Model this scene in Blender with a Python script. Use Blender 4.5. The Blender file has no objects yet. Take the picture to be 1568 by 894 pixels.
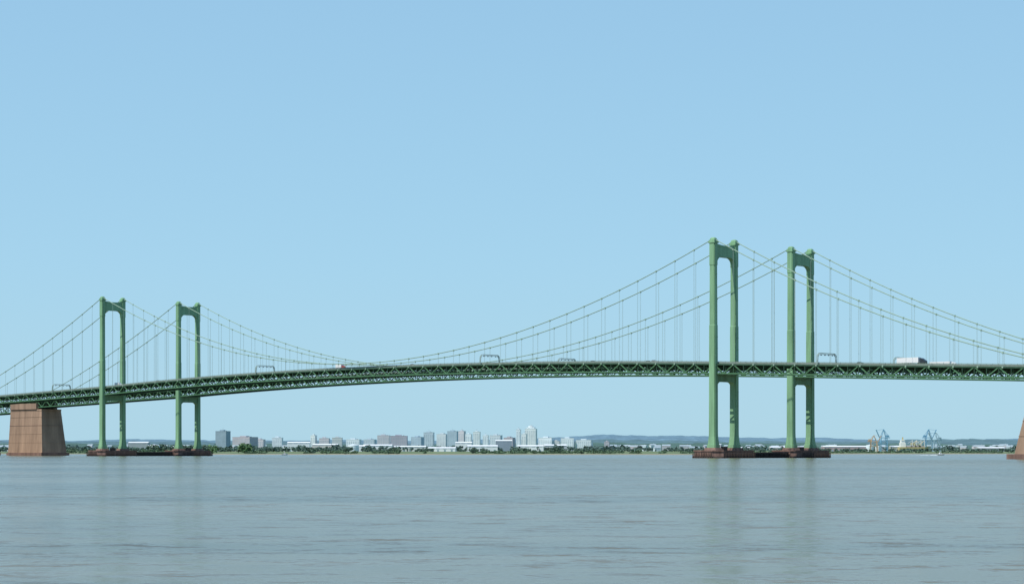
import bpy, math, random
import numpy as np
from mathutils import Vector, Matrix
random.seed(7); rng=np.random.default_rng(7)
S=bpy.context.scene
S.view_settings.view_transform='Standard'; S.view_settings.look='None'; S.view_settings.exposure=0

# ------------------------------------------------------------------ helpers
def lin(r,g,b):
    f=lambda c:(c/255/12.92) if c/255<=.04045 else ((c/255+.055)/1.055)**2.4
    return (f(r),f(g),f(b))
def nd(nt,t,**k):
    n=nt.nodes.new(t)
    for a,v in k.items(): setattr(n,a,v)
    return n
def material(name,col,rough=.7,scale=.3,var=.25,streak=False,island=0.,metal=0.,col2=None,spec=.3,fine=0):
    m=bpy.data.materials.new(name); m.use_nodes=True; nt=m.node_tree; L=nt.links
    bs=nt.nodes['Principled BSDF']; bs.inputs['Roughness'].default_value=rough
    bs.inputs['Metallic'].default_value=metal; bs.inputs['Specular IOR Level'].default_value=spec
    geo=nd(nt,'ShaderNodeNewGeometry')
    mp=nd(nt,'ShaderNodeMapping'); L.new(geo.outputs['Position'],mp.inputs['Vector'])
    if streak: mp.inputs['Scale'].default_value=(1,1,.12)
    no=nd(nt,'ShaderNodeTexNoise'); no.inputs['Scale'].default_value=scale; no.inputs['Detail'].default_value=5
    no.inputs['Roughness'].default_value=.65
    L.new(mp.outputs[0],no.inputs['Vector'])
    rp=nd(nt,'ShaderNodeValToRGB'); rp.color_ramp.elements[0].position=.3; rp.color_ramp.elements[1].position=.7
    c2=col2 or tuple(min(1,c*(1+var)) for c in col); c1=tuple(c*(1-var) for c in col)
    rp.color_ramp.elements[0].color=(*c1,1); rp.color_ramp.elements[1].color=(*c2,1)
    L.new(no.outputs['Fac'],rp.inputs['Fac'])
    out=rp.outputs['Color']
    if island>0:
        mr=nd(nt,'ShaderNodeMapRange'); mr.inputs[3].default_value=1-island; mr.inputs[4].default_value=1+island
        L.new(geo.outputs['Random Per Island'],mr.inputs[0])
        mx=nd(nt,'ShaderNodeVectorMath',operation='SCALE'); L.new(out,mx.inputs[0]); L.new(mr.outputs[0],mx.inputs['Scale'])
        out=mx.outputs[0]
    L.new(out,bs.inputs['Base Color'])
    return m

class MB:
    def __init__(s): s.v=[];s.f=[];s.m=[]
    def quadbox(s,c8,mi=0):
        b=len(s.v); s.v+=[tuple(c) for c in c8]
        for q in ((0,3,2,1),(4,5,6,7),(0,1,5,4),(1,2,6,5),(2,3,7,6),(3,0,4,7)):
            s.f.append(tuple(b+i for i in q)); s.m.append(mi)
    def box(s,x0,x1,y0,y1,z0,z1,mi=0):
        s.quadbox([(x0,y0,z0),(x1,y0,z0),(x1,y1,z0),(x0,y1,z0),(x0,y0,z1),(x1,y0,z1),(x1,y1,z1),(x0,y1,z1)],mi)
    def beam(s,a,b,w,h,mi=0):
        a=Vector(a);b=Vector(b);d=(b-a)
        if d.length<1e-6: return
        d.normalize(); up=Vector((0,0,1)) if abs(d.z)<.98 else Vector((1,0,0))
        sd=d.cross(up).normalized()*w/2; u=sd.cross(d).normalized()*h/2
        s.quadbox([a-sd-u,a+sd-u,a+sd+u,a-sd+u,b-sd-u,b+sd-u,b+sd+u,b-sd+u],mi)
    def loft(s,rings,mi=0,cap=True):
        n=len(rings[0]); b=len(s.v)
        for r in rings: s.v+=[tuple(p) for p in r]
        for k in range(len(rings)-1):
            for i in range(n):
                j=(i+1)%n
                s.f.append((b+k*n+i,b+k*n+j,b+(k+1)*n+j,b+(k+1)*n+i)); s.m.append(mi)
        if cap:
            s.f.append(tuple(b+i for i in reversed(range(n)))); s.m.append(mi)
            s.f.append(tuple(b+(len(rings)-1)*n+i for i in range(n))); s.m.append(mi)
    def tube(s,pts,r,n=8,mi=0):
        rings=[]
        for i,p in enumerate(pts):
            p=Vector(p); a=Vector(pts[max(i-1,0)]); c=Vector(pts[min(i+1,len(pts)-1)])
            d=(c-a).normalized(); up=Vector((0,1,0)) if abs(d.y)<.9 else Vector((0,0,1))
            sd=d.cross(up).normalized(); u=sd.cross(d)
            rings.append([p+sd*math.cos(2*math.pi*k/n)*r+u*math.sin(2*math.pi*k/n)*r for k in range(n)])
        s.loft(rings,mi)
    def cyl(s,x,y,z0,z1,r0,r1=None,n=16,mi=0):
        r1=r0 if r1 is None else r1
        s.loft([[(x+r*math.cos(2*math.pi*k/n),y+r*math.sin(2*math.pi*k/n),z) for k in range(n)] for z,r in ((z0,r0),(z1,r1))],mi)
    def ycyl(s,x,y0,y1,z,r,n=14,mi=0):
        s.loft([[(x+r*math.cos(2*math.pi*k/n),y,z+r*math.sin(2*math.pi*k/n)) for k in range(n)] for y in (y0,y1)],mi)
    def obj(s,name,mats,parent=None,loc=None,rot=0,smooth=False):
        me=bpy.data.meshes.new(name); me.from_pydata(s.v,[],s.f)
        for m in mats: me.materials.append(m)
        me.polygons.foreach_set('material_index',s.m); me.update()
        if smooth: me.polygons.foreach_set('use_smooth',[True]*len(me.polygons))
        o=bpy.data.objects.new(name,me); S.collection.objects.link(o)
        if parent: o.parent=parent
        if loc: o.location=loc
        o.rotation_euler[2]=rot
        return o
def empty(name,loc=(0,0,0),rot=0,parent=None):
    e=bpy.data.objects.new(name,None); S.collection.objects.link(e); e.location=loc; e.rotation_euler[2]=rot
    e.empty_display_size=5
    if parent: e.parent=parent
    return e

# ------------------------------------------------------------------ camera
cd=bpy.data.cameras.new('camera'); cam=bpy.data.objects.new('camera',cd); S.collection.objects.link(cam)
cam.location=(0,0,4.3); cam.rotation_euler=(math.radians(90),0,0)
cd.lens=70.6; cd.sensor_width=36; cd.shift_y=.155; cd.clip_end=200000; cd.clip_start=.5
S.camera=cam

# ------------------------------------------------------------------ light
EL=math.radians(58); AZ=math.atan2(-.85,-.53)
w=bpy.data.worlds.new('World'); S.world=w; w.use_nodes=True; nt=w.node_tree; WL=nt.links
bg=nt.nodes['Background']; sk=nd(nt,'ShaderNodeTexSky',sky_type='NISHITA'); sk.sun_disc=False
sk.sun_elevation=EL; sk.sun_rotation=AZ%(2*math.pi); sk.air_density=1.3; sk.dust_density=.3; sk.ozone_density=2.5; sk.altitude=0
# summer haze: the physical sky blended with an elevation gradient of pale blue haze
tc=nd(nt,'ShaderNodeTexCoord'); sz=nd(nt,'ShaderNodeSeparateXYZ'); WL.new(tc.outputs['Generated'],sz.inputs[0])
gr=nd(nt,'ShaderNodeValToRGB'); WL.new(sz.outputs['Z'],gr.inputs[0])
els=gr.color_ramp.elements; els[0].position=0; els[0].color=(*lin(170,216,238),1); els[1].position=1; els[1].color=(*lin(88,140,205),1)
for p_,c_ in ((.09,lin(164,213,242)),(.23,lin(154,202,236)),(.5,lin(112,167,222))):
    e_=els.new(p_); e_.color=(*c_,1)
sc_=nd(nt,'ShaderNodeVectorMath',operation='SCALE'); WL.new(gr.outputs[0],sc_.inputs[0]); sc_.inputs['Scale'].default_value=10.
mxs=nd(nt,'ShaderNodeMix',data_type='RGBA'); mxs.inputs[0].default_value=.87
WL.new(sk.outputs[0],mxs.inputs[6]); WL.new(sc_.outputs[0],mxs.inputs[7]); WL.new(mxs.outputs[2],bg.inputs[0]); bg.inputs[1].default_value=.10
sd=bpy.data.lights.new('sun','SUN'); sd.energy=4.6; sd.angle=math.radians(.5); sd.color=(1,.95,.87)
so=bpy.data.objects.new('sun',sd); S.collection.objects.link(so)
v=Vector((math.sin(AZ)*math.cos(EL),math.cos(AZ)*math.cos(EL),math.sin(EL)))
so.rotation_euler=v.to_track_quat('Z','Y').to_euler(); so.location=(0,0,300)

# ------------------------------------------------------------------ materials
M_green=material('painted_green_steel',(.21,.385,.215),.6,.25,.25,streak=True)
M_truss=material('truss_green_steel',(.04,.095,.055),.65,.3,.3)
M_cable=material('cable_green',(.28,.40,.30),.6,.3,.1)
M_rope=material('suspender_green',(.33,.43,.37),.6,.3,.1)
M_conc=material('deck_concrete',(.20,.25,.21),.85,.5,.2)
M_asph=material('asphalt',(.05,.05,.05),.9,.5,.2)
M_pier=material('pier_stained_concrete',(.20,.125,.10),.9,.35,.4,streak=True)
M_pier2=material('pier_dark_timber',(.075,.055,.047),.9,.5,.4)
M_anch=material('anchorage_concrete',(.33,.225,.155),.9,.12,.35,streak=True)
M_rail=material('rail_steel',(.16,.24,.17),.6,.5,.1)
M_gan=material('gantry_aluminium',(.30,.38,.33),.5,.5,.1)
M_dark=material('dark_glass',(.03,.035,.04),.2,1,.1,spec=.5)
M_white=material('white_paint',(.8,.8,.78),.4,1,.04)
M_tire=material('tyre_rubber',(.02,.02,.02),.9,1,.1)
M_red=material('red_paint',(.35,.06,.04),.4,1,.1)

# ------------------------------------------------------------------ bridge geometry (local: x along, y across)
HS=327.5; SS=229.0
def zd(s):
    if abs(s)<=HS: return 64-6.6*(s/HS)**2
    t=abs(s)-HS; g=.0385 if s>0 else .026
    return 57.4-g*t
def zc(s):
    if abs(s)<=HS: return 67+(132.3-67)*(s/HS)**2
    u=(abs(s)-HS)/SS; sg=8.5 if s>0 else 5
    ze=zd(math.copysign(HS+SS,s))+1
    return 132.3+(ze-132.3)*u-4*sg*u*(1-u)
TD=6.3; TN=9.5; CN=10.0

def build_truss(depth_fn,s0,s1,npan):
    t=MB(); hp=(s1-s0)/(2*npan)
    for i in range(2*npan):
        a=s0+i*hp; b=a+hp; za,zb=zd(a)-.9,zd(b)-.9; la,lb=zd(a)-depth_fn(a),zd(b)-depth_fn(b)
        for n in (-TN,TN):
            t.beam((a,n,za),(b,n,zb),.7,.8); t.beam((a,n,la),(b,n,lb),.75,.75,1)
            t.beam((a,n,za),(a,n,la),.32,.35)
            if i%2==0: t.beam((a,n,za),(b,n,lb),.5,.55,1)
            else: t.beam((a,n,la),(b,n,zb),.5,.55,1)
        # floor beam and sway frame
        t.box(a-.2,a+.2,-TN+.3,TN-.3,zd(a)-2.7,zd(a)-.75)
        t.beam((a,-TN,la),(a,TN,la),.4,.5)
        t.beam((a,-TN,la),(a,0,zd(a)-2.7),.3,.3); t.beam((a,TN,la),(a,0,zd(a)-2.7),.3,.3)
        # bottom laterals
        t.beam((a,-TN if i%2 else TN,la+.05),(b,TN if i%2 else -TN,lb+.05),.35,.3)
        for n in (-6,-3,0,3,6): t.beam((a,n,zd(a)-1.1),(b,n,zd(b)-1.1),.3,.8)
    return t
def build_deck(s0,s1,n):
    d=MB()
    for i in range(n):
        a=s0+(s1-s0)*i/n; b=s0+(s1-s0)*(i+1)/n; za,zb=zd(a),zd(b)
        def pr(y0,y1,l,h,mi):
            d.quadbox([(a,y0,za+l),(b,y0,zb+l),(b,y1,zb+l),(a,y1,za+l),(a,y0,za+h),(b,y0,zb+h),(b,y1,zb+h),(a,y1,za+h)],mi)
        pr(-8.25,8.25,-.65,-.05,0); pr(-7.5,7.5,-.046,0.0,1)
        pr(-8.2,-7.8,-.046,.75,0); pr(7.8,8.2,-.046,.75,0)
        for y in (-8.05,8.05):
            pr(y-.06,y+.06,1.0,1.12,2); 
            m=(a+b)/2
            for q in (a,m): d.box(q-.07,q+.07,y-.07,y+.07,zd(q)+.7,zd(q)+1.02,2)
        for y in (-7.3,-3.65,0,3.65,7.3): 
            if i%2==0 or abs(y)>7: d.quadbox([(a,y-.07,za+.004),(b,y-.07,zb+.004),(b,y+.07,zb+.004),(a,y+.07,za+.004),(a,y-.07,za+.008),(b,y-.07,zb+.008),(b,y+.07,zb+.008),(a,y+.07,za+.008)],3)
    return d
def notch(s,n,a,b,k):
    a/=2;b/=2
    return [(s-a+k,n-b),(s+a-k,n-b),(s+a-k,n-b+k),(s+a,n-b+k),(s+a,n+b-k),(s+a-k,n+b-k),(s+a-k,n+b),(s-a+k,n+b),(s-a+k,n+b-k),(s-a,n+b-k),(s-a,n-b+k),(s-a+k,n-b+k)]
def build_tower():
    t=MB()
    for n in (-CN,CN):
        secs=[(6.2,6.6,5.2),(8.0,6.6,5.2),(8.01,5.9,4.6),(13,5.0,3.6),(16,4.9,3.45),(50,4.75,3.4),(80,4.6,3.35),(80.4,4.25,3.1),(116,4.0,3.0),(116.4,4.3,3.4),(129.6,4.2,3.4)]
        t.loft([[(x,y,z) for x,y in notch(0,n,a,b,.42)] for z,a,b in secs])
        # capital and saddle housing
        t.box(-2.5,2.5,n-2.05,n+2.05,129.6,130.3); t.box(-2.2,2.2,n-1.75,n+1.75,130.3,131.4)
        t.loft([[(-x,n-y,z),(x,n-y,z),(x,n+y,z),(-x,n+y,z)] for x,y,z in ((1.9,1.2,131.4),(1.7,1.1,132.3),(1.0,.8,132.9))])
        # horizontal splice bands
        for z in (22,31,40,66,73,88,96,104,111):
            a,b=(4.95,3.5) if z<80 else (4.3,3.17)
            t.box(-a/2-.03,a/2+.03,n-b/2+.45,n+b/2-.45,z,z+.18)
    def strut(zt,zb,r,th,dip):
        N=28; y0,y1=-CN+1.4,CN-1.4; half=(y1-y0)/2
        def bot(y):
            d=half-abs(y)
            return zb if d>=r else zb-(r-math.sqrt(max(0,r*r-(r-d)**2)))
        def top(y): return zt-dip*(1-(abs(y)/half)**2)
        for i in range(N):
            a=-math.cos(math.pi*i/N)*half; b=-math.cos(math.pi*(i+1)/N)*half
            t.quadbox([(-th,a,bot(a)),(th,a,bot(a)),(th,b,bot(b)),(-th,b,bot(b)),(-th,a,top(a)),(th,a,top(a)),(th,b,top(b)),(-th,b,top(b))])
            t.quadbox([(-th-.18,a,bot(a)-.12),(th+.18,a,bot(a)-.12),(th+.18,b,bot(b)-.12),(-th-.18,b,bot(b)-.12),(-th-.18,a,bot(a)+.5),(th+.18,a,bot(a)+.5),(th+.18,b,bot(b)+.5),(-th-.18,b,bot(b)+.5)])
        t.box(-th-.15,th+.15,-half,half,zt-dip-1.0,zt-dip-.6)
    strut(129.4,121.6,4.6,1.45,.9)
    strut(50.4,46.2,3.4,1.7,0)
    t.box(-2.2,2.2,-8.6,8.6,49.9,50.8)
    return t
def rr(hs,hn,c,z):
    return [(-hs+c,-hn,z),(hs-c,-hn,z),(hs,-hn+c,z),(hs,hn-c,z),(hs-c,hn,z),(-hs+c,hn,z),(-hs,hn-c,z),(-hs,-hn+c,z)]
def build_pier():
    p=MB()
    p.loft([rr(12.5,20.5,5,-2),rr(12.2,20.2,5,1.0)],1)
    p.loft([rr(11.7,19.7,5,1.0),rr(11.4,19.4,5,4.0)],0)
    p.loft([rr(11.8,19.8,5,4.0),rr(11.8,19.8,5,4.7)],0)
    for n in (-CN,CN):
        p.loft([[(-4.6,n-3.6,4.7),(4.6,n-3.6,4.7),(4.6,n+3.6,4.7),(-4.6,n+3.6,4.7)],[(-4.0,n-3.1,6.2),(4.0,n-3.1,6.2),(4.0,n+3.1,6.2),(-4.0,n+3.1,6.2)]],0)
    for k in range(20):
        y=-14.2+k*1.5
        for x in (-12.6,12.6): p.cyl(x,y,-2,3.2+.3*random.random(),.28,n=6,mi=1)
    for k in range(12):
        x=-7.1+k*1.3
        for y in (-20.6,20.6): p.cyl(x,y,-2,3.2+.3*random.random(),.28,n=6,mi=1)
    for x in (-11,11):
        p.beam((x,-14,5.7),(x,14,5.7),.08,.08,0)
        for k in range(9): p.box(x-.05,x+.05,-14+k*3.5-.05,-14+k*3.5+.05,4.7,5.7)
    p.box(-1.2,1.2,-2,2,4.7,6.9,1)
    p.box(-11.87,-11.72,-3,-1.4,1.8,3.4,2)
    return p
def build_link():
    p=MB()
    p.box(-5.5,5.5,20.3,56.7,-2,3.0,1)
    p.box(-5.9,5.9,20.3,56.7,3.0,3.5,0)
    for k in range(24):
        for x in (-5.9,5.9): p.cyl(x,21+k*1.52,-2,2.9,.3,n=6,mi=1)
    return p
def build_anch(sg):
    p=MB(); a=544.5; b=598 if sg<0 else 600
    fk=.62 if sg<0 else 1.
    def ring(fr,fp,z):
        x0,x1=(a-fr*fk,b+2*fk) ; hw=10.5+fp*fk
        pts=[(x0,-hw,z),(x1,-hw,z),(x1,hw,z),(x0,hw,z)]
        return [(sg*x,y,z) for x,y,z in (pts if sg>0 else pts[::-1])]
    zt=min(zd(sg*a),zd(sg*b))-TD-.6
    p.loft([ring(11.5,7.5,-2),ring(11.5,7.5,2.6)],1)
    p.loft([ring(8.5,4.5,2.6),ring(8.2,4.3,4.2),ring(3.6,1.9,25),ring(0,0,zt-1.6)],0)
    p.loft([ring(.35,.35,zt-1.6),ring(.35,.35,zt)],0)
    for k,(z,fr,fp) in enumerate(((12,6.7,3.5),(20,4.8,2.6),(28,3.3,1.75),(36,1.6,.9))):   # lift joints
        p.loft([ring(fr+.12,fp+.12,z),ring(fr+.06,fp+.08,z+.25)],1 if k==2 else 0)
    for n in (-CN,CN):
        p.box(min(sg*(a+8),sg*b),max(sg*(a+8),sg*b),n-1.5,n+1.5,zt,zt+5.5,0)
    return p

meshes={}
def part(key,builder,mats):
    if key not in meshes: meshes[key]=(builder().obj(key+'_src',mats)).data; bpy.data.objects.remove(bpy.data.objects[key+'_src'])
    return meshes[key]
def child(name,me,parent,loc=(0,0,0)):
    o=bpy.data.objects.new(name,me); S.collection.objects.link(o); o.parent=parent; o.location=loc; return o
def cable_mb():
    c=MB()
    for n in (-CN,CN):
        pts=[(s,n,zc(s)) for s in np.linspace(-HS-SS,-HS,24)]+[(s,n,zc(s)) for s in np.linspace(-HS,HS,90)[1:]]+[(s,n,zc(s)) for s in np.linspace(HS,HS+SS,24)[1:]]
        c.tube(pts,.29,8,0)
    return c
def hanger_mb():
    h=MB()
    st=[-HS+655/43*i for i in range(1,43)]+[HS+SS/15*i for i in range(1,15)]+[-HS-SS/15*i for i in range(1,15)]
    for s in st:
        for n in (-CN,CN):
            if zc(s)-zd(s)<1: continue
            for o in (-.22,.22): h.box(s+o-.035,s+o+.035,n-.035,n+.035,zd(s)-1.2,zc(s),1)
            h.box(s-.4,s+.4,n-.42,n+.42,zc(s)-.6,zc(s)+.42)
            h.box(s-.45,s+.45,n-.55,n+.3,zd(s)-1.4,zd(s)-.5)
    return h
def appr_mb(sg):
    f=lambda s:9.5
    return build_truss(f,*( (600,930) if sg>0 else (-930,-600)),18)
def appr_pier(sg):
    p=MB()
    for k in range(1,6):
        s=sg*(600+k*60)
        for n in (-8,8): p.loft([[(s-2.5,n-2,-2),(s+2.5,n-2,-2),(s+2.5,n+2,-2),(s-2.5,n+2,-2)],[(s-1.7,n-1.5,zd(s)-10),(s+1.7,n-1.5,zd(s)-10),(s+1.7,n+1.5,zd(s)-10),(s-1.7,n+1.5,zd(s)-10)]])
        p.box(s-2,s+2,-10,10,zd(s)-13,zd(s)-10)
        p.box(s-5,s+5,-12,12,-2,2.5)
    return p
def gantry_mb(s):
    g=MB(); z=zd(s); H=6.3; r=2.2
    prof=[(-9.3,z-.8),(-8.9,z+H-r)]+[(-8.9+r-r*math.cos(t),z+H-r+r*math.sin(t)) for t in np.linspace(0,math.pi/2,6)[1:]]
    prof=prof+[(-y,zz) for y,zz in reversed(prof)]
    for dx in (-.4,.4):
        g.tube([(s+dx,y,zz) for y,zz in prof],.2,6)
    inner=[(y*.95,zz-(.75 if zz>z+3 else 0)) for y,zz in prof]
    g.tube([(s,y,zz) for y,zz in inner],.15,6)
    for i in range(len(prof)-1):
        g.beam((s-.4,*prof[i]),(s+.4,*prof[i+1]),.1,.1)
    for k in range(-5,6): g.beam((s,k*1.2,z+H),(s,k*1.2+.6,z+H-.75),.1,.1)
    for y in (-5.5,-1.8,1.8,5.5):
        g.box(s-.2,s+.2,y-.4,y+.4,z+H-1.35,z+H-.75,1)
    return g

O1=(-102.95,1450.5); ROT=math.radians(-45); SEP=77.0
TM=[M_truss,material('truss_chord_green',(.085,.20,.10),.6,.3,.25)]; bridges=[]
for bi in range(2):
    off=bi*SEP*math.sqrt(.5)
    e=empty('suspension_bridge',(O1[0]+off,O1[1]+off,0),ROT); bridges.append(e)
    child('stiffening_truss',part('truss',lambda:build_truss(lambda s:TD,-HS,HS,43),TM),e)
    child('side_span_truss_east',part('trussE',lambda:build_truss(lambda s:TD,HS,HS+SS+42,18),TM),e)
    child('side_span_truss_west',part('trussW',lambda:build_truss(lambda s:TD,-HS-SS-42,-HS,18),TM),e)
    child('deck',part('deck',lambda:build_deck(-930,930,244),[M_conc,M_asph,M_rail,M_white]),e)
    for sg,nm in ((-1,'west'),(1,'east')):
        child('tower_'+nm,part('tower',build_tower,[M_green]),e,(sg*HS,0,0))
        child('tower_pier_'+nm,part('pier',build_pier,[M_pier,M_pier2,M_white]),e,(sg*HS,0,0))
        if bi==0: child('fender_wall_'+nm,part('link',build_link,[M_pier,M_pier2]),e,(sg*HS,0,0))
        child('anchorage_'+nm,part('anch%d'%sg,lambda:build_anch(sg),[M_anch,M_pier]),e)
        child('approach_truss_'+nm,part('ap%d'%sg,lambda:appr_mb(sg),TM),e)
        child('approach_piers_'+nm,part('app%d'%sg,lambda:appr_pier(sg),[M_anch]),e)
    child('main_cables',part('cable',cable_mb,[M_cable]),e)
    child('suspender_ropes',part('hanger',hanger_mb,[M_cable,M_rope]),e)
def bloc(bi,s,n,dz=0):
    off=bi*SEP
    return (O1[0]+math.sqrt(.5)*(s+n+off),O1[1]+math.sqrt(.5)*(-s+n+off),zd(s)+dz)
def s_at(bi,px):   # station on a bridge for a given bearing
    r=(px-784)/3075; ox=O1[0]+bi*SEP*math.sqrt(.5); oy=O1[1]+bi*SEP*math.sqrt(.5)
    return (r*oy-ox)/(math.sqrt(.5)*(1+r))
for bi,px in ((0,94),(0,406),(0,750),(1,868),(0,1266),(1,1382)):
    s=s_at(bi,px); g=gantry_mb(s)
    g.v=[(x-s,y,z-zd(s)) for x,y,z in g.v]
    g.obj('overhead_sign_gantry',[M_gan,M_dark],loc=bloc(bi,s,0),rot=ROT)

# ------------------------------------------------------------------ vehicles
def semi(bi,px,n,col):
    s=s_at(bi,px); t=MB()
    t.box(-9,5.2,-1.28,1.28,1.15,4.1,0); t.box(-9.05,5.25,-1.3,1.3,1.0,1.14,2)
    t.loft([[(6.2,-1.2,.6),(9.6,-1.2,.6),(9.6,1.2,.6),(6.2,1.2,.6)],[(6.2,-1.2,2.1),(9.5,-1.2,2.0),(9.5,1.2,2.0),(6.2,1.2,2.1)],[(6.2,-1.2,2.9),(8.2,-1.15,2.8),(8.2,1.15,2.8),(6.2,1.2,2.9)],[(6.2,-1.1,3.7),(7.3,-1.0,3.5),(7.3,1.0,3.5),(6.2,1.1,3.7)]],1)
    t.box(8.25,8.4,-1.0,1.0,2.15,2.8,3); t.box(6.8,7.9,-1.24,1.24,2.1,2.8,3)
    t.box(4,9.3,-.5,.5,.6,1.0,2)
    for x in (-8,-6.7,5.3,6.6,9.0):
        for y in (-1.25,.95): t.ycyl(x,y,y+.3,.5,.5,mi=4)
    t.obj('semi_truck',[M_white,col,M_gan,M_dark,M_tire],loc=bloc(bi,s,n,.01),rot=ROT)
def boxtruck(bi,px,n,col):
    s=s_at(bi,px); t=MB()
    t.box(-4.5,1.8,-1.2,1.2,.95,3.7,0); t.box(-4.6,4,-.5,.5,.55,.94,1)
    t.loft([[(2.1,-1.1,.5),(4.6,-1.1,.5),(4.6,1.1,.5),(2.1,1.1,.5)],[(2.1,-1.1,1.5),(4.5,-1.1,1.4),(4.5,1.1,1.4),(2.1,1.1,1.5)],[(2.1,-1.0,2.6),(3.4,-1.0,2.5),(3.4,1.0,2.5),(2.1,1.0,2.6)]],2)
    t.box(2.5,3.4,-1.06,1.06,1.6,2.2,3)
    for x in (-3,3.4):
        for y in (-1.2,.9): t.ycyl(x,y,y+.3,.48,.48,mi=4)
    t.obj('box_truck',[M_white,M_gan,col,M_dark,M_tire],loc=bloc(bi,s,n,.01),rot=ROT)
def car(bi,px,n,col):
    s=s_at(bi,px); t=MB()
    R=lambda x0,x1,h,z:[(x0,-h,z),(x1,-h,z),(x1,h,z),(x0,h,z)]
    t.loft([R(-2.2,2.2,.85,.3),R(-2.3,2.3,.9,.6),R(-2.2,2.1,.88,.95)],0)
    t.loft([R(-1.9,1.1,.8,.95),R(-1.3,.4,.65,1.45)],1); t.box(-1.25,.35,-.62,.62,1.45,1.5,0)
    for x in (-1.4,1.4):
        for y in (-.9,.7): t.ycyl(x,y,y+.2,.33,.33,mi=2)
    t.obj('car',[col,M_dark,M_tire],loc=bloc(bi,s,n,.01),rot=ROT)
semi(0,1402,-4,M_dark); semi(1,1449,-3,M_white); boxtruck(0,177,3,M_white); boxtruck(0,525,-2,M_red)
M_silver=material('silver_paint',(.45,.46,.48),.3,1,.05)
for bi,px,n,c in ((0,1010,-5,M_silver),(0,640,-5,M_white),(0,905,2,M_red),(1,1180,-5,M_white),(0,250,-5,M_silver),(1,1330,2,M_silver),(0,1320,-2,M_dark),(0,450,2,M_dark),(0,985,5,M_white)):
    car(bi,px,n,c)

# ------------------------------------------------------------------ water
me=bpy.data.meshes.new('river_water'); me.from_pydata([(-60000,-3000,0),(60000,-3000,0),(60000,90000,0),(-60000,90000,0)],[],[(0,1,2,3)])
wat=bpy.data.objects.new('river_water',me); S.collection.objects.link(wat)
m=bpy.data.materials.new('river_water'); m.use_nodes=True; nt=m.node_tree; L=nt.links; bs=nt.nodes['Principled BSDF']
bs.inputs['IOR'].default_value=1.33; bs.inputs['Roughness'].default_value=.2
geo=nd(nt,'ShaderNodeNewGeometry')
def noise(scale,det,sc=(1,1,1),rough=.55):
    mp=nd(nt,'ShaderNodeMapping'); mp.inputs['Scale'].default_value=sc; L.new(geo.outputs['Position'],mp.inputs[0])
    n=nd(nt,'ShaderNodeTexNoise'); n.inputs['Scale'].default_value=scale; n.inputs['Detail'].default_value=det; n.inputs['Roughness'].default_value=rough
    L.new(mp.outputs[0],n.inputs['Vector']); return n
def vm(op,a,b=None,sc=None):
    n=nd(nt,'ShaderNodeVectorMath',operation=op)
    for i,x in enumerate((a,b)):
        if x is None: continue
        if isinstance(x,tuple): n.inputs[i].default_value=x
        else: L.new(x,n.inputs[i])
    if sc is not None:
        if isinstance(sc,(int,float)): n.inputs['Scale'].default_value=sc
        else: L.new(sc,n.inputs['Scale'])
    return n.outputs[0]
n1=noise(.5,6,(.6,1,1),.6); n2=noise(3.5,3,(.7,1,1)); np_=noise(.01,7,(.25,1,1),.68); nq=noise(.012,7,(.25,1,1),.72)
a=vm('SUBTRACT',n1.outputs['Color'],(.5,.5,.5)); b=vm('SUBTRACT',n2.outputs['Color'],(.5,.5,.5))
patch=nd(nt,'ShaderNodeMapRange'); patch.inputs[1].default_value=.38; patch.inputs[2].default_value=.62; patch.inputs[3].default_value=.4; patch.inputs[4].default_value=1.6
L.new(np_.outputs['Fac'],patch.inputs[0])
sm=vm('ADD',vm('SCALE',a,sc=.95),vm('SCALE',b,sc=.5)); sm=vm('SCALE',sm,sc=patch.outputs[0])
nrm=vm('NORMALIZE',vm('ADD',vm('MULTIPLY',sm,(1,1,0)),(0,0,1))); L.new(nrm,bs.inputs['Normal'])
rp=nd(nt,'ShaderNodeValToRGB'); rp.color_ramp.elements[0].position=.36; rp.color_ramp.elements[1].position=.64
rp.color_ramp.elements[0].color=(.08,.08,.045,1); rp.color_ramp.elements[1].color=(.19,.17,.105,1)
L.new(nq.outputs['Fac'],rp.inputs[0]); L.new(rp.outputs[0],bs.inputs['Base Color'])
me.materials.append(m)

# ------------------------------------------------------------------ terrain
def fbm1(x,seed,octs=5,base=1.0):
    r=np.random.default_rng(seed); out=np.zeros_like(x,dtype=float); a=1.0; f=base
    for o in range(octs):
        k=r.uniform(0,1000); tbl=r.uniform(-1,1,4096); xx=x*f+k; i=np.floor(xx).astype(int); t=xx-i; t=t*t*(3-2*t)
        out+=a*(tbl[i%4096]*(1-t)+tbl[(i+1)%4096]*t); a*=.5; f*=2.07
    return out
def shoreY(x):
    x=np.asarray(x,dtype=float)
    base=np.interp(x,[-3000,-900,-520,-330,-150,100,230,330,700,3000],[2900,2750,2650,2350,2300,2250,2280,2600,2750,2900])
    return base+fbm1(x,3,5,1/90)*28
xs=np.concatenate([-np.geomspace(60000,1005,50),np.arange(-1000,1001,8),np.geomspace(1005,60000,50)])
offs=np.concatenate([[-60,-8,0,6,15,30,60,100,160,250,380,550,800,1100,1500,2000,2700,3600,5000,7000,10000,15000,25000,50000,85000]])
hz_=np.interp(offs,[-60,-8,0,6,30,250,800,2000,5000,10000,85000],[-1.5,-.4,.05,.5,.9,1.3,2,3,6,9,12])
V=[];F=[]
sy=shoreY(xs)
for j,o in enumerate(offs):
    bump=fbm1(xs+o*3.7,11+j,3,1/60)*.25 if 15<o<3000 else 0*xs
    for i in range(len(xs)): V.append((xs[i],sy[i]+o,hz_[j]+bump[i]))
nx=len(xs)
for j in range(len(offs)-1):
    for i in range(nx-1): F.append((j*nx+i,j*nx+i+1,(j+1)*nx+i+1,(j+1)*nx+i))
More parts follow.
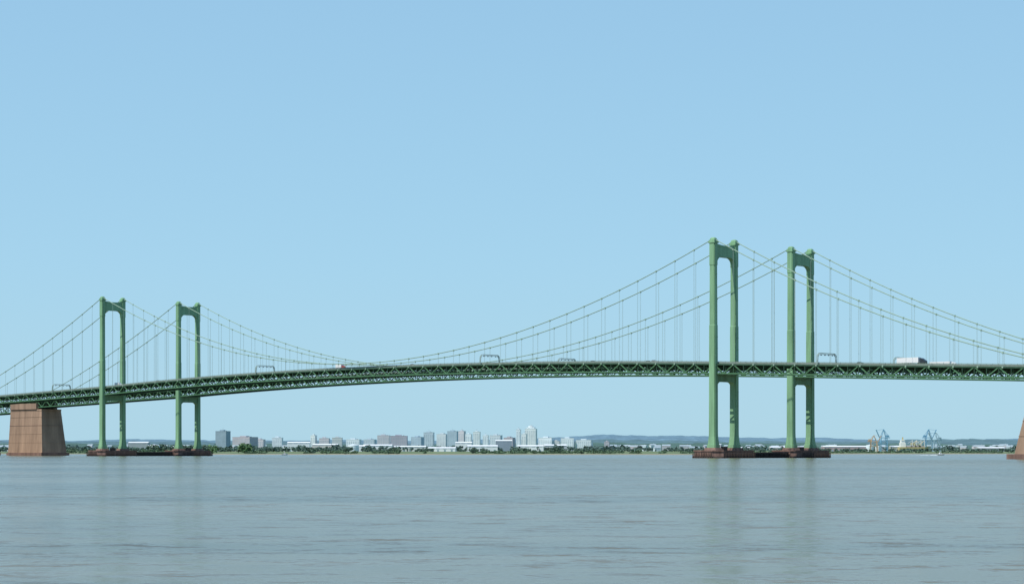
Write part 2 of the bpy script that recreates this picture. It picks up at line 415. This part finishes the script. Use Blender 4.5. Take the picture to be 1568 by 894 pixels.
me=bpy.data.meshes.new('far_shore_ground'); me.from_pydata(V,[],F); g=bpy.data.objects.new('far_shore_ground',me); S.collection.objects.link(g)
m=bpy.data.materials.new('marsh_ground'); m.use_nodes=True; nt=m.node_tree; L=nt.links; bs=nt.nodes['Principled BSDF']; bs.inputs['Roughness'].default_value=.95
geo=nd(nt,'ShaderNodeNewGeometry'); sp=nd(nt,'ShaderNodeSeparateXYZ'); L.new(geo.outputs['Position'],sp.inputs[0])
no=noise(.012,5,(1,.3,1)); rp=nd(nt,'ShaderNodeValToRGB'); rp.color_ramp.elements[0].position=.38; rp.color_ramp.elements[1].position=.62
rp.color_ramp.elements[0].color=(.07,.12,.045,1); rp.color_ramp.elements[1].color=(.16,.20,.085,1); L.new(no.outputs[0],rp.inputs[0])
sn=noise(.03,3); mr=nd(nt,'ShaderNodeMath',operation='MULTIPLY_ADD'); L.new(sn.outputs[0],mr.inputs[0]); mr.inputs[1].default_value=-1.2; L.new(sp.outputs['Z'],mr.inputs[2])
m2=nd(nt,'ShaderNodeMapRange'); m2.inputs[1].default_value=-.1; m2.inputs[2].default_value=.35; L.new(mr.outputs[0],m2.inputs[0])
mx=nd(nt,'ShaderNodeMix',data_type='RGBA'); L.new(m2.outputs[0],mx.inputs[0]); mx.inputs[6].default_value=(.28,.23,.15,1); L.new(rp.outputs[0],mx.inputs[7])
L.new(mx.outputs[2],bs.inputs['Base Color']); me.materials.append(m)
def gz(x,y): return float(np.interp(y-float(shoreY(np.array([x]))[0]),offs,hz_))

HAZE_COL=np.array((.30,.43,.49))
def haze_tint(c,Y,k=.75): t=1-math.exp(-Y/9000); return tuple(float(q) for q in np.array(c)*(1-t)+HAZE_COL*t*k)  # aerial haze painted into the base colour, stronger with distance

# hills
def hills(name,Y,depth,prof,col,seed,rough_h,dx):
    x=np.arange(-.34*(Y+depth),.34*(Y+depth),dx); rows=7; V=[];F=[]
    hb=np.interp((x/Y*3075+784),*zip(*prof)); hm=hb+fbm1(x,seed,3,1/(Y*.09))*hb*.13
    for j in range(rows):
        t=j/(rows-1); hh=4+(hm-4)*math.sin(t*math.pi/2)+fbm1(x,seed+20+j,4,1/45)*rough_h*(.4+.6*t)
        V+=[(float(x[i]),Y+depth*t,float(hh[i]) if j else -2.) for i in range(len(x))]
    n=len(x)
    for j in range(rows-1):
        for i in range(n-1): F.append((j*n+i,j*n+i+1,(j+1)*n+i+1,(j+1)*n+i))
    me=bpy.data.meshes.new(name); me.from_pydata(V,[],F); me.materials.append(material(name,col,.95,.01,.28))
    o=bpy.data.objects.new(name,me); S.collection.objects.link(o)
HP=[(-200,24),(150,22),(330,21),(560,18),(800,20),(900,24),(950,27),(1100,26),(1300,25),(1450,24),(1700,24)]
def pr(Y,k): return [(a,b*k*Y/3075+4) for a,b in HP]
hills('distant_hills',12500,2500,pr(12500,.97),(.115,.20,.25),5,4,22)  # blue of the distant air is painted into each hill layer's colour
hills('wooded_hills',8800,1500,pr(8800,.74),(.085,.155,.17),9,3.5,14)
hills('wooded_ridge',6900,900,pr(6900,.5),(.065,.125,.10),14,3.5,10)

# ------------------------------------------------------------------ tree masses
def trees(name,items,mat,trunk=None,k=45,ls=.16):
    V=[];F=[];MI=[]
    for (X,Y,h,wd) in items:
        z0=gz(X,Y)-.3; nc=max(4,int(k/7)); b=len(V)
        tr=.03*h
        for zz,rr_ in ((z0,tr),(z0+h*.55,tr*.5)):
            V+= [(X+rr_*math.cos(q),Y+rr_*math.sin(q),zz) for q in (0,1.57,3.14,4.71)]
        for q in range(4): F.append((b+q,b+(q+1)%4,b+4+(q+1)%4,b+4+q)); MI.append(1)
        lobes=[(random.uniform(-.32,.32)*wd,random.uniform(-.32,.32)*wd,random.uniform(.3,.82)*h,random.uniform(.16,.3)) for _ in range(nc)]
        for lx,ly,lz,lr in lobes:
            for _ in range(7):
                d=Vector((random.gauss(0,1),random.gauss(0,1),random.gauss(0,1))).normalized()*random.uniform(.5,1)
                c=Vector((X+lx+d.x*lr*wd,Y+ly+d.y*lr*wd,z0+lz+d.z*lr*h*.8)); c.z=max(c.z,z0+.3)
                nrm=(d+Vector((random.gauss(0,.4),random.gauss(0,.4),random.gauss(.3,.4)))).normalized()
                u=nrm.orthogonal().normalized(); w_=nrm.cross(u); s_=ls*wd*random.uniform(.6,1.2)
                b=len(V); an=random.uniform(0,6.28)
                for q in range(5):
                    rr_=s_*random.uniform(.6,1.1); p=c+u*math.cos(an+q*1.257)*rr_+w_*math.sin(an+q*1.257)*rr_; V.append(tuple(p))
                F.append(tuple(range(b,b+5))); MI.append(0)
    me=bpy.data.meshes.new(name); me.from_pydata(V,[],F); me.materials.append(mat); me.materials.append(M_pier2)
    me.polygons.foreach_set('material_index',MI); me.update()
    o=bpy.data.objects.new(name,me); S.collection.objects.link(o)
def fol(n,c,Y): return material(n,haze_tint(c,Y,.6),.9,.05,.25,island=.4)  # foliage colour with distance haze mixed in
def at(px,Y): return (px-784)/3075*Y
def belt(p0,p1,Y0,Y1,h0,h1,n,clump=.0,seed=1,wr=(.9,1.5)):
    out=[]; c=fbm1(np.linspace(p0,p1,2000),seed,4,1/25)
    while len(out)<n:
        q=random.uniform(0,1); px=p0+(p1-p0)*q
        if c[int(q*1999)]<clump: continue
        Y=random.uniform(Y0,Y1); X=at(px,Y)
        if Y<float(shoreY(np.array([X]))[0])+12: Y=float(shoreY(np.array([X]))[0])+random.uniform(12,80); X=at(px,Y)
        h=random.uniform(h0,h1); out.append((X,Y,h,h*random.uniform(*wr)))
    return out
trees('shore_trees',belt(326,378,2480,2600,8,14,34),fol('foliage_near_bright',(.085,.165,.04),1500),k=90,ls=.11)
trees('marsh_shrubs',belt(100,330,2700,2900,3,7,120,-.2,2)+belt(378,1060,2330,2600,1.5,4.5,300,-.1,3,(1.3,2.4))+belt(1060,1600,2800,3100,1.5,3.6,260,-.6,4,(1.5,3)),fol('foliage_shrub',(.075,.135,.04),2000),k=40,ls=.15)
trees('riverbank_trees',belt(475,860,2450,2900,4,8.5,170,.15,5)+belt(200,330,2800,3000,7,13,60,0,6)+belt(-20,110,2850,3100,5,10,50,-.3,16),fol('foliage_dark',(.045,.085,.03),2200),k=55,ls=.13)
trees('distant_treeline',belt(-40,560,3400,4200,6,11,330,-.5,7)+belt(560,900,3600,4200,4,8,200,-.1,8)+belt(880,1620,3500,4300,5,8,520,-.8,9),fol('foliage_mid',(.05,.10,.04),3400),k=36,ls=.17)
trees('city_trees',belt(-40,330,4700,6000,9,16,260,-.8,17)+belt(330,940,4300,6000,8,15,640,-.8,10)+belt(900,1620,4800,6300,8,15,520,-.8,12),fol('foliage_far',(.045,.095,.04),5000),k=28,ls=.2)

# ------------------------------------------------------------------ city
def desat(c,k=.35): g_=sum(c)/3; return tuple(q*(1-k)+g_*k for q in c)
def bmat(n,c,Y): return material(n,haze_tint(desat(c),Y*.8,1.75),.8,.05,.08)  # walls greyed and paled: airlight haze put into their colour
M_glassfar=material('window_glass_far',haze_tint((.15,.17,.19),7500,1.3),.4,.1,.2)
M_roof=material('roof_gravel_far',haze_tint((.3,.29,.27),5000,1.2),.9,.1,.1)
def bldg(name,p0,p1,yt,Y,c,rot=0.,fl=3.8,bay=5.,wh=.38,crown=None,dpt=None):
    yt=690-(690-yt)*.9
    X0,X1=at(p0,Y),at(p1,Y); W=(X1-X0)*.94; X=(X0+X1)/2; z0=gz(X,Y)-.5; H=(690-yt)/3075*Y+4.3-z0; D=dpt or max(14,min(W*.7,45))
    b=MB(); x=W/2
    b.box(-x,x,0,D,0,H,0)
    nf=max(1,int((H-2)/fl)); nb=max(2,int(W/bay)); bw=W/nb
    for i in range(nf):
        z=1.2+i*fl
        for k in range(nb): b.box(-x+k*bw+bw*.24,-x+(k+1)*bw-bw*.24,-.12,.05,z,z+fl*wh,1)
        nbs=max(2,int(D/bay)); sw=D/nbs
        for k in range(nbs):
            for sx in (-1,1): b.box(min(sx*(x-.05),sx*(x+.12)),max(sx*(x-.05),sx*(x+.12)),k*sw+sw*.24,(k+1)*sw-sw*.24,z,z+fl*wh,1)
    for (a0,a1,c0,c1) in ((-x-.3,x+.3,-.3,.3),(-x-.3,x+.3,D-.3,D+.3),(-x-.3,-x+.3,.31,D-.31),(x-.3,x+.3,.31,D-.31)):
        b.box(a0,a1,c0,c1,H+.003,H+1.1,0)
    b.box(-x+.4,x-.4,.4,D-.4,H+.003,H+.1,2)
    if H>18:
        b.box(-x*.45,x*.3,D*.3,D*.7,H+.1,H+4.2,0); b.box(x*.45,x*.65,D*.4,D*.6,H+.1,H+2.5,2)
    if H>45: b.beam((0,D/2,H),(0,D/2,H+9),.5,.5,2)
    if crown=='step':
        b.box(-x*.72,x*.72,D*.15,D*.85,H,H+6,0); b.cyl(0,D/2,H+6,H+9,x*.5,x*.45,12,0); b.cyl(0,D/2,H+9,H+12,x*.42,x*.15,12,2)
    b.obj(name,[bmat(name+'_wall',c,Y),M_glassfar,M_roof],loc=(X,Y,z0),rot=rot)
def shed(name,p0,p1,yt,Y,c,ridge=2.5):
    X0,X1=at(p0,Y),at(p1,Y); W=X1-X0; X=(X0+X1)/2; z0=gz(X,Y)-.5; H=(690-yt)/3075*Y+4.3-z0-ridge; D=45; b=MB(); x=W/2
    b.box(-x,x,0,D,0,H,0)
    b.loft([[(-x-.5,-.6,H+.01),(-x-.5,D/2,H+ridge),(-x-.5,D+.6,H+.01)],[(x+.5,-.6,H+.01),(x+.5,D/2,H+ridge),(x+.5,D+.6,H+.01)]],2)
    n=max(2,int(W/12))
    for k in range(n):
        cx=-x+(k+.5)*W/n
        b.box(cx-2,cx+2,-.1,.05,0,min(4.5,H*.6),1)
        if H>6: b.box(cx-4,cx+4,-.1,.05,H-2,H-1,1)
    b.obj(name,[bmat(name+'_wall',c,Y*.5),M_glassfar,bmat('white_roof',(.75,.75,.74),Y*.3)],loc=(X,Y,z0),rot=random.uniform(-.05,.05))
wh_=(.84,.83,.80); cream=(.84,.78,.66); pink=(.70,.44,.40); brick=(.46,.20,.17); gry=(.48,.50,.53); blu=(.28,.35,.46); tan=(.68,.55,.42)
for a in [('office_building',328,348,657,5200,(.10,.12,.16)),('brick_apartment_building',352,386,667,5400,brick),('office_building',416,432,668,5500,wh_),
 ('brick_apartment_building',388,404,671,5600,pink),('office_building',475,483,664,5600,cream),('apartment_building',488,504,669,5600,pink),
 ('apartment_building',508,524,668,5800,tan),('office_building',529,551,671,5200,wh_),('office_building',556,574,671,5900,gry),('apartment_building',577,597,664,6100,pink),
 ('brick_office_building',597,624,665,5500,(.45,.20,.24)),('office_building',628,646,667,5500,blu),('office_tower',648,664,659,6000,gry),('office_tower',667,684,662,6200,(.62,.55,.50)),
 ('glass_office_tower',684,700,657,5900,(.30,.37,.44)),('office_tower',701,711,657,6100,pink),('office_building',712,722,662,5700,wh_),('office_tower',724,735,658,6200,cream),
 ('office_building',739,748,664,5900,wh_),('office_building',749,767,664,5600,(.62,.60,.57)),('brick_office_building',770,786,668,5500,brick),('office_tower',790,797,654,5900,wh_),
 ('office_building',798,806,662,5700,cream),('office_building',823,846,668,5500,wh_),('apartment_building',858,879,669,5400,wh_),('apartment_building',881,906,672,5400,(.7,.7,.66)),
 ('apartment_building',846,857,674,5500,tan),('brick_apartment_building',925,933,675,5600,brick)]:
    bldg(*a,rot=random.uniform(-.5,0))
bldg('domed_office_tower',803,821,653,6000,cream,rot=-.2,crown='step')
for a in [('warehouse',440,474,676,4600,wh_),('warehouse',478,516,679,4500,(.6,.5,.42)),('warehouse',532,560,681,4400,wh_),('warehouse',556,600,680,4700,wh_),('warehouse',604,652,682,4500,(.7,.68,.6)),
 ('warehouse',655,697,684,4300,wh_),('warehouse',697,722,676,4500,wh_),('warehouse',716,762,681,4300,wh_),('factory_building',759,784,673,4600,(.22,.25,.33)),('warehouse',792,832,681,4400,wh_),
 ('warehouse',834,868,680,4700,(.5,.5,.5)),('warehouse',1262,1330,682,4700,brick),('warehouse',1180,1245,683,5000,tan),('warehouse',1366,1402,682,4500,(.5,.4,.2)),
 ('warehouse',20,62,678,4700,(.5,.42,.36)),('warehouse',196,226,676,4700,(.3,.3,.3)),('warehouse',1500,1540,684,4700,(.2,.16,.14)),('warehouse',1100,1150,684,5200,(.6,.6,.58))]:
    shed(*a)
def tank(px,Y,r,h,c):
    X=at(px,Y); b=MB(); b.cyl(0,0,0,h,r,n=24); b.cyl(0,0,h,h+r*.15,r*1.01,r*.1,24); b.cyl(0,0,h*.5,h*.5+.4,r*1.02,n=24,mi=1)
    for k in range(12): b.beam((r*1.03*math.cos(.4+k*.08),r*1.03*math.sin(.4+k*.08)-0,k*h/12),(r*1.03*math.cos(.48+k*.08),r*1.03*math.sin(.48+k*.08),(k+1)*h/12),.3,.3,1)
    b.obj('storage_tank',[bmat('tank_paint',c,Y),M_roof],loc=(X,Y,gz(X,Y)-.3))
for px,Y,r,h,c in ((236,4300,13,14,wh_),(252,4350,12,13,wh_),(270,4300,11,12,(.5,.5,.48)),(1332,4700,9,15,wh_),(541,4300,12,14,wh_),(296,4400,9,12,wh_),(1345,4800,8,12,tan)): tank(px,Y,r,h,c)
hc=[wh_,brick,tan,(.6,.6,.58),pink]
for i in range(90):
    px=random.choice([random.uniform(930,1560),random.uniform(930,1560),random.uniform(0,470)]); Y=random.uniform(4900,6700); X=at(px,Y)
    w_=random.uniform(6,16); d_=random.uniform(8,12); h_=random.uniform(6,11); b=MB(); b.box(-w_,w_,-d_/2,d_/2,0,h_,0)
    b.loft([[(-w_-.4,-d_/2-.5,h_+.01),(-w_-.4,0,h_+3.5),(-w_-.4,d_/2+.5,h_+.01)],[(w_+.4,-d_/2-.5,h_+.01),(w_+.4,0,h_+3.5),(w_+.4,d_/2+.5,h_+.01)]],2)
    for k in range(4):
        for z in (1.2,4.0):
            cx=-w_+w_*2*(k+.5)/4; b.box(cx-.7,cx+.7,-d_/2-.08,-d_/2+.02,z,z+1.5,1)
    b.box(w_*.4,w_*.4+1,-.5,.5,h_+2,h_+5,0)
    z=gz(X,Y)+ (6 if Y>5500 else 2)
    c=hc[i%5]
    b.box(-w_,w_,-d_/2+.01,d_/2-.01,-8,-.01,0)
    b.obj('house',[bmat('house_wall',c,Y),M_glassfar,bmat('house_roof',(.2,.16,.15),Y)],loc=(X,Y,z),rot=random.uniform(-.7,.7))

# ------------------------------------------------------------------ port cranes, ship, boats
def crane(px,Y,H,c,mir=1):
    X=at(px,Y); b=MB(); w2=8; 
    for x in (-w2,w2):
        for y in (-7,7): b.beam((x,y,0),(x*.8,y,H*.62),1.4,1.4)
        b.beam((x,-7,3),(x,7,3),1,1.2); b.beam((x*.8,-7,H*.62),(x*.8,7,H*.62),1,1.2); b.beam((x*.9,-7,H*.3),(x*.8,7,H*.6),.7,.7)
    for y in (-7,7):
        b.beam((-w2,y,H*.32),(w2,y,H*.32),1,1.2); b.beam((-w2*.8,y,H*.62),(w2*.8,y,H*.62),1.2,1.5); b.beam((-w2,y,H*.32),(w2*.8,y,H*.62),.6,.6)
        b.beam((-w2*.8*mir,y,H*.62),(0,y*.3,H),.9,.9); b.beam((w2*.8*mir,y,H*.62),(0,y*.3,H),.8,.8)
    for y in (-2,2):
        b.beam((-14*mir,y,H*.62),(9*mir,y,H*.62),1.1,1.6)
        b.beam((9*mir,y,H*.62),(17*mir,y,H*.98),1,1.3); b.beam((0,y,H),(16*mir,y,H*.95),.35,.35); b.beam((0,y,H),(-13*mir,y,H*.64),.35,.35)
    b.box(-12,-5,-3,3,H*.65,H*.65+4) if mir>0 else b.box(5,12,-3,3,H*.65,H*.65+4)
    b.box(-w2-1,-w2+1,-9,9,0,1.6); b.box(w2-1,w2+1,-9,9,0,1.6)
    b.obj('port_crane',[material('crane_paint',haze_tint(c,Y*.6,.9),.7,.1,.1)],loc=(X,Y,gz(X,Y)),rot=random.uniform(-.4,.4))
crane(1338,4450,36,(.55,.35,.16)); crane(1353,4500,50,(.12,.35,.50),-1); crane(1422,4500,50,(.12,.33,.50)); crane(1433,4450,42,(.3,.45,.5),-1)
crane(1403,4400,24,(.62,.50,.22))
def ship(px,Y,L_,col):
    b=MB(); h=L_/2
    def ring(z,k,wd): return [(-h*k,-wd,z),(h*.75*k,-wd,z),(h*1.0*k+ (2 if z>5 else 0),0,z),(h*.75*k,wd,z),(-h*k,wd,z)]
    b.loft([ring(0,.96,9),ring(3,.98,10)],1); b.loft([ring(3,.98,10),ring(11,1,11)],0)
    b.box(-h*.9,-h*.55,-9,9,11,20,2); b.box(-h*.85,-h*.6,-8,8,20,26,2); b.box(-h*.84,-h*.61,-8.1,-7.9,22,24,3); b.box(-h*.75,-h*.68,-2,2,26,32,0)
    for x in (-.3,0,.3,.55): b.box(h*x-6,h*x+6,-8,8,11,13.5,1); b.beam((h*x+8,0,11),(h*x+8,0,26),1,1,2); b.beam((h*x+8,0,25),(h*x-2,0,19),.6,.6,2)
    X=at(px,Y); b.obj('cargo_ship',[material('ship_hull',haze_tint(col,2000),.7,.1,.1),bmat('ship_boot',(.3,.08,.05),Y),bmat('ship_house',cream,Y*.5),M_glassfar],loc=(X,Y,gz(X,Y)-1))
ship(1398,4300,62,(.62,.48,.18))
M_foam=material('wake_foam',(.75,.78,.78),.8,.8,.15)
def boat(px,Y,Ln,wake):
    b=MB(); h=Ln/2; wd=Ln*.16
    def ring(z,k,wk): return [(-h*k,-wd*wk,z),(h*.4*k,-wd*wk,z),(h*k,0,z),(h*.4*k,wd*wk,z),(-h*k,wd*wk,z)]
    b.loft([ring(-.3,.8,.5),ring(.5,.95,.95),ring(1.3,1.02,1.05)],0)
    b.loft([[(-h*.3,-wd*.7,1.3),(h*.3,-wd*.7,1.3),(h*.3,wd*.7,1.3),(-h*.3,wd*.7,1.3)],[(-h*.25,-wd*.6,2.6),(h*.05,-wd*.6,2.6),(h*.05,wd*.6,2.6),(-h*.25,wd*.6,2.6)]],0)
    b.box(-h*.2,h*.12,-wd*.72,wd*.72,1.7,2.2,1); b.beam((-h*.1,0,2.6),(-h*.1,0,4.2),.1,.1)
    b.box(-h*1.0,-h*.9,-.3,.3,.3,1.6,1)
    b.obj('motorboat',[M_white,M_dark],loc=(at(px,Y),Y,.1),rot=.15)
    if wake:
        f=MB(); R=random.Random(3)
        for i in range(60):
            x=-h-R.random()**1.5*wake; y=R.uniform(-1,1)*(.8+abs(x)*.10); s_=R.uniform(.3,1.2)*(1-abs(x)/(wake+h+3)); 
            f.loft([[(x+s_*1.8*math.cos(q*1.047),y+s_*math.sin(q*1.047),-.05) for q in range(6)],[(x+s_*math.cos(q*1.047),y+s_*.5*math.sin(q*1.047),.25*s_+.02) for q in range(6)]])
        f.obj('boat_wake_foam',[M_foam],loc=(at(px,Y),Y,.02),rot=.15)
boat(1440,1950,8.5,26); boat(436,1980,6,0)
